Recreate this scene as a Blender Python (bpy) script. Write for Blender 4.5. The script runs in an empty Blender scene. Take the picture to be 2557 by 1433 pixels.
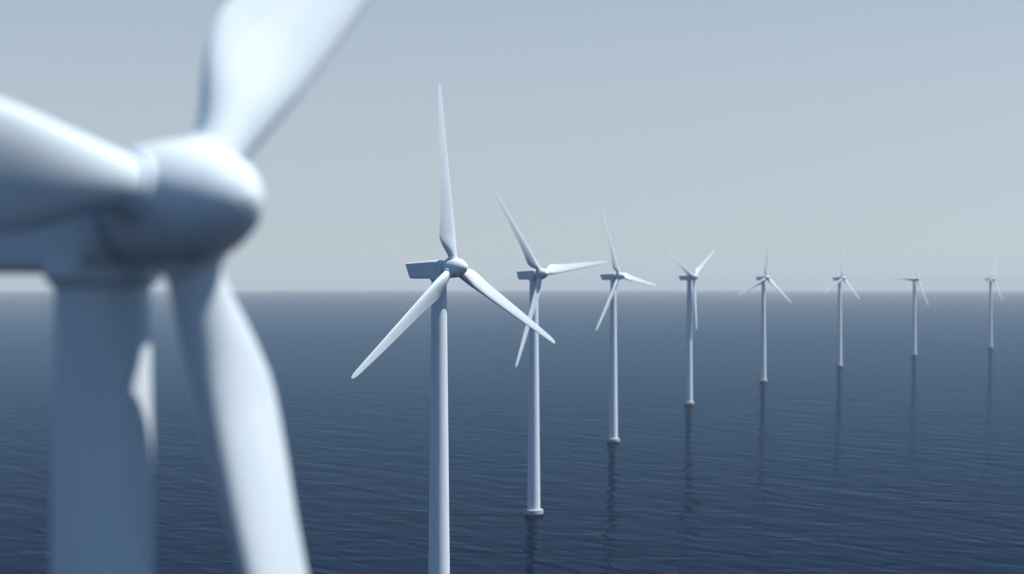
import bpy, bmesh, math
from mathutils import Vector, Matrix
R = math.radians
sc = bpy.context.scene
C = sc.collection

# ------------------------------------------------------------------ camera
CAM_H = 94.1
cam_d = bpy.data.cameras.new('camera')
cam = bpy.data.objects.new('camera', cam_d); C.objects.link(cam)
cam.location = (0, 0, CAM_H)
cam.rotation_euler = (R(90 - 0.1993), 0, 0)
cam_d.sensor_width = 72
cam_d.lens = 4572.0 / 2557.0 * 72
cam_d.clip_start = 0.5
cam_d.clip_end = 150000
cam_d.dof.use_dof = True
cam_d.dof.focus_distance = 370
cam_d.dof.aperture_fstop = 0.205
sc.camera = cam

# ------------------------------------------------------------------ sky
SUN_EL, SUN_AZ = 60.6, 90.0          # degrees; azimuth clockwise from +Y
w = bpy.data.worlds.new('World'); sc.world = w; w.use_nodes = True
nt = w.node_tree; nt.nodes.clear()
def N(nt, t, **k):
    n = nt.nodes.new(t)
    for a, b in k.items(): setattr(n, a, b)
    return n
tc = N(nt, 'ShaderNodeTexCoord'); sx = N(nt, 'ShaderNodeSeparateXYZ'); ab = N(nt, 'ShaderNodeMath', operation='ABSOLUTE')
cx = N(nt, 'ShaderNodeCombineXYZ')
# the pale hazy band low in the sky is stretched upwards: height is compressed before the sky is looked up
ma = N(nt, 'ShaderNodeMath', operation='MULTIPLY_ADD'); ma.inputs[1].default_value = 0.16; ma.inputs[2].default_value = 0.092
m3 = N(nt, 'ShaderNodeMath', operation='POWER'); m3.inputs[1].default_value = 3.5
m4 = N(nt, 'ShaderNodeMath', operation='MULTIPLY_ADD'); m4.inputs[1].default_value = 12.0
vn = N(nt, 'ShaderNodeVectorMath', operation='NORMALIZE')
sky = N(nt, 'ShaderNodeTexSky', sky_type='NISHITA')
sky.sun_disc = False; sky.sun_elevation = R(SUN_EL); sky.sun_rotation = R(SUN_AZ)
sky.altitude = 90; sky.air_density = 1.0; sky.dust_density = 0.3; sky.ozone_density = 1.0
hs = N(nt, 'ShaderNodeHueSaturation'); hs.inputs['Saturation'].default_value = 1.02
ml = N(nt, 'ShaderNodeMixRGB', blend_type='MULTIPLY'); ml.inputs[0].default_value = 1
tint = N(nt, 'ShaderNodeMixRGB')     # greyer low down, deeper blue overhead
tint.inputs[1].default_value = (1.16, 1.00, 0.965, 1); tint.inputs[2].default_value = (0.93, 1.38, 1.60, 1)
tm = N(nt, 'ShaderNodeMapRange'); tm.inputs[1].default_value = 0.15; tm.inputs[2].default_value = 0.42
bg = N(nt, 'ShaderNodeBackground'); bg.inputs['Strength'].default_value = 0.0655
wo = N(nt, 'ShaderNodeOutputWorld')
l = nt.links.new
l(tc.outputs['Generated'], sx.inputs[0]); l(sx.outputs[0], cx.inputs[0]); l(sx.outputs[1], cx.inputs[1])
l(sx.outputs[2], ab.inputs[0]); l(ab.outputs[0], ma.inputs[0]); l(ab.outputs[0], m3.inputs[0]); l(m3.outputs[0], m4.inputs[0]); l(ma.outputs[0], m4.inputs[2]); l(m4.outputs[0], cx.inputs[2]); l(cx.outputs[0], vn.inputs[0]); l(vn.outputs[0], sky.inputs[0])
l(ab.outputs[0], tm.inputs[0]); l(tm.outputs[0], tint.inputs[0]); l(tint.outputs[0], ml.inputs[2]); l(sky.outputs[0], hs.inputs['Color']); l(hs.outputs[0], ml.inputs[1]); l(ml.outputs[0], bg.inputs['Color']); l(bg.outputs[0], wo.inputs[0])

# ------------------------------------------------------------------ sun
sd = bpy.data.lights.new('sun', 'SUN'); sd.energy = 4.9; sd.angle = R(0.6); sd.color = (1.0, 0.932, 0.865)
so = bpy.data.objects.new('sun', sd); C.objects.link(so)
sdir = Vector((math.cos(R(SUN_EL)) * math.sin(R(SUN_AZ)), math.cos(R(SUN_EL)) * math.cos(R(SUN_AZ)), math.sin(R(SUN_EL))))
so.rotation_euler = sdir.to_track_quat('Z', 'Y').to_euler()
so.location = (0, 0, 400)
sc.view_settings.view_transform = 'Standard'; sc.view_settings.look = 'None'
sc.view_settings.exposure = 0.68; sc.view_settings.gamma = 1
sc.cycles.use_denoising = True
sc.cycles.volume_bounces = 0
sc.cycles.caustics_reflective = False

# ------------------------------------------------------------------ materials
def mat_paint():
    m = bpy.data.materials.new('white_painted_steel'); m.use_nodes = True
    t = m.node_tree; p = t.nodes['Principled BSDF']
    tc = N(t, 'ShaderNodeTexCoord'); mp = N(t, 'ShaderNodeMapping'); mp.inputs['Scale'].default_value = (1.0, 1.0, 0.12)
    no = N(t, 'ShaderNodeTexNoise'); no.inputs['Scale'].default_value = 1.4; no.inputs['Detail'].default_value = 5
    cr = N(t, 'ShaderNodeValToRGB')
    cr.color_ramp.elements[0].position = 0.3; cr.color_ramp.elements[0].color = (0.46, 0.55, 0.605, 1)
    cr.color_ramp.elements[1].position = 0.6; cr.color_ramp.elements[1].color = (0.51, 0.59, 0.64, 1)
    t.links.new(tc.outputs['Object'], mp.inputs[0]); t.links.new(mp.outputs[0], no.inputs['Vector'])
    t.links.new(no.outputs[0], cr.inputs[0]); t.links.new(cr.outputs[0], p.inputs['Base Color'])
    p.inputs['Roughness'].default_value = 0.55; p.inputs['Specular IOR Level'].default_value = 0.08
    return m
PAINT = mat_paint()
def mat_plain(name, col, rough):
    m = bpy.data.materials.new(name); m.use_nodes = True
    t = m.node_tree; p = t.nodes['Principled BSDF']
    no = N(t, 'ShaderNodeTexNoise'); no.inputs['Scale'].default_value = 3; no.inputs['Detail'].default_value = 4
    mx = N(t, 'ShaderNodeMixRGB'); mx.inputs[1].default_value = (*[c * .85 for c in col], 1); mx.inputs[2].default_value = (*col, 1)
    t.links.new(no.outputs[0], mx.inputs[0]); t.links.new(mx.outputs[0], p.inputs['Base Color'])
    p.inputs['Roughness'].default_value = rough
    return m
SEAL = mat_plain('grey_rubber_seal', (0.42, 0.45, 0.48), 0.6)
CONCRETE = mat_plain('pale_concrete', (0.30, 0.33, 0.36), 0.8)

def mat_sea():
    m = bpy.data.materials.new('sea_water'); m.use_nodes = True
    t = m.node_tree; t.nodes.clear(); L = t.links.new
    # deep water body plus a mirror layer whose strength follows the Fresnel law of the rippled surface
    df = N(t, 'ShaderNodeBsdfDiffuse'); df.inputs['Color'].default_value = (0.0012, 0.0034, 0.0118, 1)
    gl = N(t, 'ShaderNodeBsdfGlossy'); gl.inputs['Color'].default_value = (0.33, 0.67, 1.0, 1); gl.inputs['Roughness'].default_value = 0.05
    fr = N(t, 'ShaderNodeFresnel'); fr.inputs['IOR'].default_value = 1.09
    mx = N(t, 'ShaderNodeMixShader'); out = N(t, 'ShaderNodeOutputMaterial')
    fm = N(t, 'ShaderNodeMath', operation='MULTIPLY'); fm.inputs[1].default_value = 0.37; L(fr.outputs[0], fm.inputs[0]); L(fm.outputs[0], mx.inputs[0]); L(df.outputs[0], mx.inputs[1]); L(gl.outputs[0], mx.inputs[2]); L(mx.outputs[0], out.inputs['Surface'])
    tc = N(t, 'ShaderNodeTexCoord')
    def wave(angle, along, across, detail, seed):
        rot = N(t, 'ShaderNodeMapping'); rot.inputs['Rotation'].default_value = (0, 0, R(angle))
        scl = N(t, 'ShaderNodeMapping'); scl.inputs['Scale'].default_value = (1 / along, 1 / across, 1); scl.inputs['Location'].default_value = (seed, seed * .7, 0)
        no = N(t, 'ShaderNodeTexNoise', noise_dimensions='2D'); no.inputs['Scale'].default_value = 1; no.inputs['Detail'].default_value = detail
        no.inputs['Roughness'].default_value = 0.5; no.inputs['Distortion'].default_value = 0.7
        L(tc.outputs['Object'], rot.inputs[0]); L(rot.outputs[0], scl.inputs[0]); L(scl.outputs[0], no.inputs['Vector'])
        return no.outputs[0]
    def amp(s, a):
        n = N(t, 'ShaderNodeMath', operation='MULTIPLY'); n.inputs[1].default_value = a; L(s, n.inputs[0]); return n.outputs[0]
    def add(a, b):
        n = N(t, 'ShaderNodeMath', operation='ADD'); L(a, n.inputs[0]); L(b, n.inputs[1]); return n.outputs[0]
    # long swell, chop and ripple heights in metres
    h = add(amp(wave(57, 80, 15, 1.5, 3), 0.80), amp(wave(30, 27, 15, 1.5, 47), 0.62))
    # chop comes in gusty patches
    pr = N(t, 'ShaderNodeMapRange'); L(wave(40, 260, 110, 2, 71), pr.inputs[0])
    pr.inputs[1].default_value = 0.38; pr.inputs[2].default_value = 0.66; pr.inputs[3].default_value = 0.05; pr.inputs[4].default_value = 1.0
    chop = add(amp(wave(50, 34, 6, 2, 11), 0.20), add(amp(wave(15, 8, 5, 2, 31), 0.15), amp(wave(70, 8, 2.6, 1, 23), 0.03)))
    pm = N(t, 'ShaderNodeMath', operation='MULTIPLY'); L(chop, pm.inputs[0]); L(pr.outputs[0], pm.inputs[1])
    h = add(h, pm.outputs[0])
    b = N(t, 'ShaderNodeBump'); b.inputs['Strength'].default_value = 1.0; b.inputs['Distance'].default_value = 1.0
    L(h, b.inputs['Height']); [L(b.outputs[0], q.inputs['Normal']) for q in (gl, fr, df)]
    return m
SEA = mat_sea()

# ------------------------------------------------------------------ mesh helpers
def link(name, bm, mat, parent=None, smooth=True, sharp=35):
    me = bpy.data.meshes.new(name)
    bmesh.ops.recalc_face_normals(bm, faces=bm.faces)
    if smooth:
        for f in bm.faces: f.smooth = True
        for e in bm.edges:
            if len(e.link_faces) == 2 and e.calc_face_angle(0) > R(sharp): e.smooth = False
    bm.to_mesh(me); bm.free(); me.materials.append(mat)
    o = bpy.data.objects.new(name, me); C.objects.link(o)
    if parent: o.parent = parent
    return o
def loft(bm, rings, caps=True):
    vs = [[bm.verts.new(p) for p in r] for r in rings]
    n = len(vs[0])
    for a, b in zip(vs, vs[1:]):
        for i in range(n):
            bm.faces.new((a[i], a[(i + 1) % n], b[(i + 1) % n], b[i]))
    if caps:
        bm.faces.new(vs[0][::-1]); bm.faces.new(vs[-1])
    return vs
def lathe_z(bm, prof, n=64):
    loft(bm, [[(r * math.cos(2 * math.pi * i / n), r * math.sin(2 * math.pi * i / n), z) for i in range(n)] for r, z in prof])
def lerp_tab(tab, x):
    for (x0, y0), (x1, y1) in zip(tab, tab[1:]):
        if x <= x1:
            t = max(0, (x - x0) / (x1 - x0)); return y0 + (y1 - y0) * t
    return tab[-1][1]
def spline_tab(tab, x):               # Catmull-Rom through the table (rounded outlines)
    xs = [a for a, _ in tab]; ys = [b for _, b in tab]
    if x <= xs[0]: return ys[0]
    if x >= xs[-1]: return ys[-1]
    i = max(k for k in range(len(xs) - 1) if xs[k] <= x)
    h = xs[i + 1] - xs[i]; t = (x - xs[i]) / h
    def m(k):
        if k == 0 or k == len(xs) - 1: return 0
        d0 = (ys[k] - ys[k - 1]) / (xs[k] - xs[k - 1]); d1 = (ys[k + 1] - ys[k]) / (xs[k + 1] - xs[k])
        return 0 if d0 * d1 <= 0 else 2 * d0 * d1 / (d0 + d1)
    return ((2*t**3 - 3*t*t + 1) * ys[i] + (t**3 - 2*t*t + t) * h * m(i) + (-2*t**3 + 3*t*t) * ys[i+1] + (t**3 - t*t) * h * m(i+1))

# ------------------------------------------------------------------ structure: sea
def make_sea():
    bm = bmesh.new()
    RE = 6.371e6
    rs = [60 * 1.11 ** k for k in range(70)]; rs = [r for r in rs if r < 48000] + [49000]
    n = 256; prev = None
    c = bm.verts.new((0, 0, 0))
    for r in rs:
        z = -r * r / (2 * RE)
        ring = [bm.verts.new((r * math.cos(2 * math.pi * i / n), r * math.sin(2 * math.pi * i / n), z)) for i in range(n)]
        for i in range(n):
            if prev is None: bm.faces.new((c, ring[i], ring[(i + 1) % n]))
            else: bm.faces.new((prev[i], ring[i], ring[(i + 1) % n], prev[(i + 1) % n]))
        prev = ring
    o = link('sea', bm, SEA, sharp=180)
    o['kind'] = 'structure'; o['label'] = 'dark blue rippled open sea stretching to the hazy horizon'
    return o
make_sea()

# ------------------------------------------------------------------ wind turbine
HUB_H = 96.76
TILT = R(2.0)
OVER = 4.1                 # tower axis to rotor plane
BLADE = 40.0

def tower_bm():
    prof = [(2.62, 2.3), (2.62, 2.32)]
    top = HUB_H - 2.75
    for k in range(25):
        t = k / 24
        prof.append((2.62 + (1.67 - 2.62) * t, 2.34 + (top - 2.34) * t))
    bm = bmesh.new(); lathe_z(bm, prof, 72); return bm
def collar_bm():           # flared neck carrying the nacelle
    top = HUB_H - 2.75
    bm = bmesh.new(); lathe_z(bm, [(1.68, top), (1.72, top + .05), (1.95, top + .30), (2.02, top + .42), (2.02, top + .74), (1.9, top + .84)], 72); return bm
def platform_bm():
    bm = bmesh.new()
    lathe_z(bm, [(3.3, -8), (3.45, 0.0), (3.46, 0.05), (3.80, .45), (3.85, .50), (3.85, .55), (3.85, 1.5), (3.85, 1.97), (3.84, 2.03), (3.78, 2.1), (3.70, 2.13), (3.6, 2.14), (2.7, 2.30), (2.66, 2.34)], 72); return bm

def nacelle_bm():          # axis along +X (front), built round the hub axis
    # each section: x, half width, top, bottom, chamfer, corner radius
    bm = bmesh.new()
    def sec(x, hw, top, bot, ch, dx_top=0.0):
        pts = []
        r = min(.42, hw * .4)
        def arc(cy, cz, a0, rr=r):
            for k in range(6):
                a = R(a0 + 90 * k / 5); pts.append((cy + rr * math.cos(a), cz + rr * math.sin(a)))
        # right top chamfered, corners rounded
        arc(hw - r, bot + r, -90)
        pts.extend([(hw, top - ch), (hw - .10, top - ch * .75), (hw - ch * .9, top - .04), (hw - ch * 1.1, top)])
        pts.extend([(-hw + ch * 1.1, top), (-hw + ch * .9, top - .04), (-hw + .10, top - ch * .75), (-hw, top - ch)])
        arc(-hw + r, bot + r, 180)
        out = []
        for y, z in pts:
            f = (z - bot) / (top - bot)
            out.append((x + dx_top * f, y, z))
        return out
    S = [(-7.25, 1.25, 1.10, -1.80, .25, -1.35),
         (-7.26, 1.50, 1.22, -2.02, .28, -1.33),
         (-7.1, 1.66, 1.32, -2.14, .30, -1.30),
         (-6.7, 1.72, 1.36, -2.20, .32, -1.15),
         (-4.4, 1.78, 1.58, -2.22, .36, -.4),
         (-1.0, 1.82, 1.86, -2.22, .46, 0),
         (.6, 1.84, 1.92, -2.22, .55, 0),
         (1.3, 1.84, 1.92, -2.20, .62, 0)]
    loft(bm, [sec(*s) for s in S])
    return bm
def front_shroud_bm():     # rounded front of the housing, behind the spinner
    bm = bmesh.new(); n = 56; rings = []
    for x, k, r in ((1.30, 0, 1.0), (1.34, 0, .985), (1.38, 0, 1.0), (1.7, .35, 1), (1.95, .9, .98), (2.05, 1, .93), (2.06, 1, .66), (2.75, 1, .64)):
        ring = []
        for i in range(n):
            a = 2 * math.pi * i / n; cy, cz = math.cos(a), math.sin(a)
            q = 6.0
            sq = (abs(cy) ** q + abs(cz) ** q) ** (-1 / q)
            by, bz = cy * sq * 1.80, cz * sq * 1.98 - .08
            ry, rz = cy * 2.0, cz * 2.0
            ring.append((x, (by * (1 - k) + ry * k) * r, (bz * (1 - k) + rz * k) * r))
        rings.append(ring)
    loft(bm, rings); return bm
def hub_bm():              # spinner, along +X
    tab = [(2.52, 1.80), (2.56, 1.98), (2.64, 2.07), (2.9, 2.12), (3.7, 2.16), (4.5, 2.15), (5.2, 2.06), (5.9, 1.87), (6.6, 1.55), (7.1, 1.22), (7.5, .84), (7.72, .53), (7.82, .27)]
    bm = bmesh.new(); n = 72
    xs = [2.52, 2.535, 2.56, 2.6, 2.64, 2.75] + [2.9 + .2 * k for k in range(23)] + [7.5, 7.6, 7.7, 7.76, 7.80, 7.82]
    loft(bm, [[(x, spline_tab(tab, x) * math.cos(2 * math.pi * i / n), spline_tab(tab, x) * math.sin(2 * math.pi * i / n)) for i in range(n)] for x in xs])
    return bm
def collar_ring_bm():      # raised seal ring round the blade root, span +Z, flush on the spinner
    bm = bmesh.new(); lathe_z(bm, [(1.0, 1.6), (1.18, 1.6), (1.18, 2.20), (1.15, 2.26), (1.02, 2.27)], 56); return bm

CH = [(0, 1.90), (.06, 1.90), (.085, 2.35), (.115, 3.15), (.145, 3.80), (.18, 4.18), (.225, 4.00), (.30, 3.48), (.47, 2.85), (.62, 2.36), (.75, 1.95), (.88, 1.50), (.95, 1.22), (.98, .88), (.993, .6), (1, .25)]
LE = [(0, .95), (.06, .95), (.12, 1.02), (.175, 1.10), (.30, 1.02), (.5, .80), (.75, .52), (.93, .34), (.98, .22), (1, .02)]
TH = [(0, 1.0), (.06, 1.0), (.10, .72), (.145, .44), (.19, .34), (.30, .27), (.5, .22), (.75, .18), (1, .15)]
TW = [(0, 17), (.06, 17), (.175, 14), (.30, 9.5), (.5, 6), (.75, 3), (1, 1)]
def blade_bm():
    bm = bmesh.new(); n = 44; rings = []
    rr = [.035, .05, .06] + [.06 + .0115 * k for k in range(1, 13)] + [.22, .26, .30, .35, .41, .47, .54, .62, .69, .75, .82, .88, .92, .95, .965, .98, .988, .994, .998, 1.0]
    for r in rr:
        c = spline_tab(CH, r); le = spline_tab(LE, r); th = spline_tab(TH, r); tw = R(spline_tab(TW, r))
        s = min(1, max(0, (r - .055) / .14)); s = s * s * (3 - 2 * s)
        ring = []
        for i in range(n):
            a = 2 * math.pi * i / n
            u = (1 - math.cos(a)) / 2                      # 0 at leading edge, 1 at trailing edge
            yt = 5 * (.2969 * math.sqrt(u) - .126 * u - .3516 * u * u + .2843 * u ** 3 - .1015 * u ** 4) * th * c
            yt = max(yt, .012 * min(1, r * 3))
            camber = .012 * c * 4 * u * (1 - u) * s
            ya = (yt * .78 if math.sin(a) >= 0 else -yt * 1.22) - camber   # flatter pressure side to the front
            xc = le - c * u
            yc = math.sin(a) * .95
            x, y = xc, yc * (1 - s) + ya * s
            # chord turned so the nose of the section leans upwind (+Y here = axial front)
            X = x * math.cos(tw) - y * math.sin(tw); Y = x * math.sin(tw) + y * math.cos(tw)
            ring.append((Y, X, r * BLADE))          # (axial, tangential, span); seen from the front the nose points clockwise
        rings.append(ring)
    loft(bm, rings); return bm

def part(name, bm, mat, parent, mtx=None, sharp=35):
    if mtx is not None: bmesh.ops.transform(bm, matrix=mtx, verts=bm.verts)
    return link(name, bm, mat, parent, sharp=sharp)

TILT_M = Matrix.Translation((0, 0, HUB_H)) @ Matrix.Rotation(-TILT, 4, 'Y')
def make_turbine():
    root = bpy.data.objects.new('wind_turbine', None); C.objects.link(root); root.empty_display_size = 5
    t = part('tower', tower_bm(), PAINT, root); part('yaw_collar', collar_bm(), PAINT, t)
    link('foundation', platform_bm(), CONCRETE, root, sharp=22)
    nc = part('nacelle', nacelle_bm(), PAINT, root, Matrix.Translation((0, 0, HUB_H)), 30)
    part('front_shroud', front_shroud_bm(), PAINT, nc, Matrix.Translation((0, 0, HUB_H)), 60)
    part('hub', hub_bm(), PAINT, root, TILT_M, 60)
    for k in range(3):
        b = link('blade', blade_bm() if k == 0 else bmesh.new(), PAINT, root, sharp=50)
        if k: b.data = first.data
        else: first = b
        rb = link('root_collar', collar_ring_bm() if k == 0 else bmesh.new(), PAINT, b)
        if k: rb.data = fc.data
        else: fc = rb
    return root
def set_rotor(root, theta):
    """theta: degrees clockwise from straight up, as seen from the front"""
    k = 0
    for b in [o for o in root.children if o.name.split('.')[0] == 'blade']:
        b.matrix_local = TILT_M @ Matrix.Translation((OVER, 0, 0)) @ Matrix.Rotation(-R(theta + 120 * k), 4, 'X')
        k += 1
def copy_tree(o, parent=None):
    c = o.copy(); C.objects.link(c)
    if parent: c.parent = parent
    for ch in list(o.children): copy_tree(ch, c)
    return c

# depth y, sideways x, yaw of the rotor axis from the view axis, blade angle
ROW = [
 (64.8, -14.5, 50.0, 44.9, 'huge blurred white wind turbine nearest the camera, filling the left of the photo'),
 (400.4, -15.96, 51.8, 115.9, 'sharp white wind turbine, its tower running off the bottom edge, one blade pointing nearly up'),
 (736.5, 8.75, 44.5, 83.0, 'white wind turbine with one blade held level to the right, its foot in dark water'),
 (1068.3, 59.11, 52.1, 98.8, 'white wind turbine fourth from the left, one blade drooping right to just above the horizon'),
 (1391.6, 134.74, 53.8, 57.7, 'white wind turbine with two blades raised in a V, the third hanging beside its tower'),
 (1707.5, 234.48, 37.0, 6.6, 'hazy white wind turbine just right of the one with its blades in a V'),
 (2015.6, 360.71, 46.0, 6.2, 'faint white wind turbine, third from the right end of the line'),
 (2318.3, 509.55, 33.0, 30.4, 'faint white wind turbine, second from the right end, one blade level to the left'),
 (2588.6, 676.73, 46.0, 21.5, 'farthest and smallest white wind turbine, alone at the right edge of the photo'),
]
proto = make_turbine()
roots = [proto] + [copy_tree(proto) for _ in ROW[1:]]
for root, (y, x, yaw, th, lab) in zip(roots, ROW):
    root.location = (x, y, -(x * x + y * y) / (2 * 6.371e6) - (0.2 if y < 100 else 0))
    root.rotation_euler = (0, 0, R(yaw - 90))       # +X of the turbine = upwind, towards the camera and to the right
    set_rotor(root, th)
    root['label'] = lab; root['category'] = 'wind turbine'; root['group'] = 'offshore wind turbines standing in a curved line'

# ------------------------------------------------------------------ haze
def make_haze():
    m = bpy.data.materials.new('haze_air'); m.use_nodes = True; t = m.node_tree; t.nodes.clear()
    v = N(t, 'ShaderNodeVolumePrincipled'); o = N(t, 'ShaderNodeOutputMaterial')
    v.inputs['Color'].default_value = (0.655, 0.72, 0.75, 1); v.inputs['Density'].default_value = 1 / 17500; v.inputs['Anisotropy'].default_value = 0.0
    t.links.new(v.outputs[0], o.inputs['Volume'])
    bm = bmesh.new(); bmesh.ops.create_cube(bm, size=1)
    zb, zt = -190.0, 160.0
    for q in bm.verts: q.co = (q.co.x * 100000, q.co.y * 100000, zb + (q.co.z + .5) * (zt - zb))
    me = bpy.data.meshes.new('haze'); bm.to_mesh(me); bm.free(); me.materials.append(m)
    ob = bpy.data.objects.new('haze', me); C.objects.link(ob); ob['kind'] = 'stuff'; ob['label'] = 'pale haze over the sea'
make_haze()
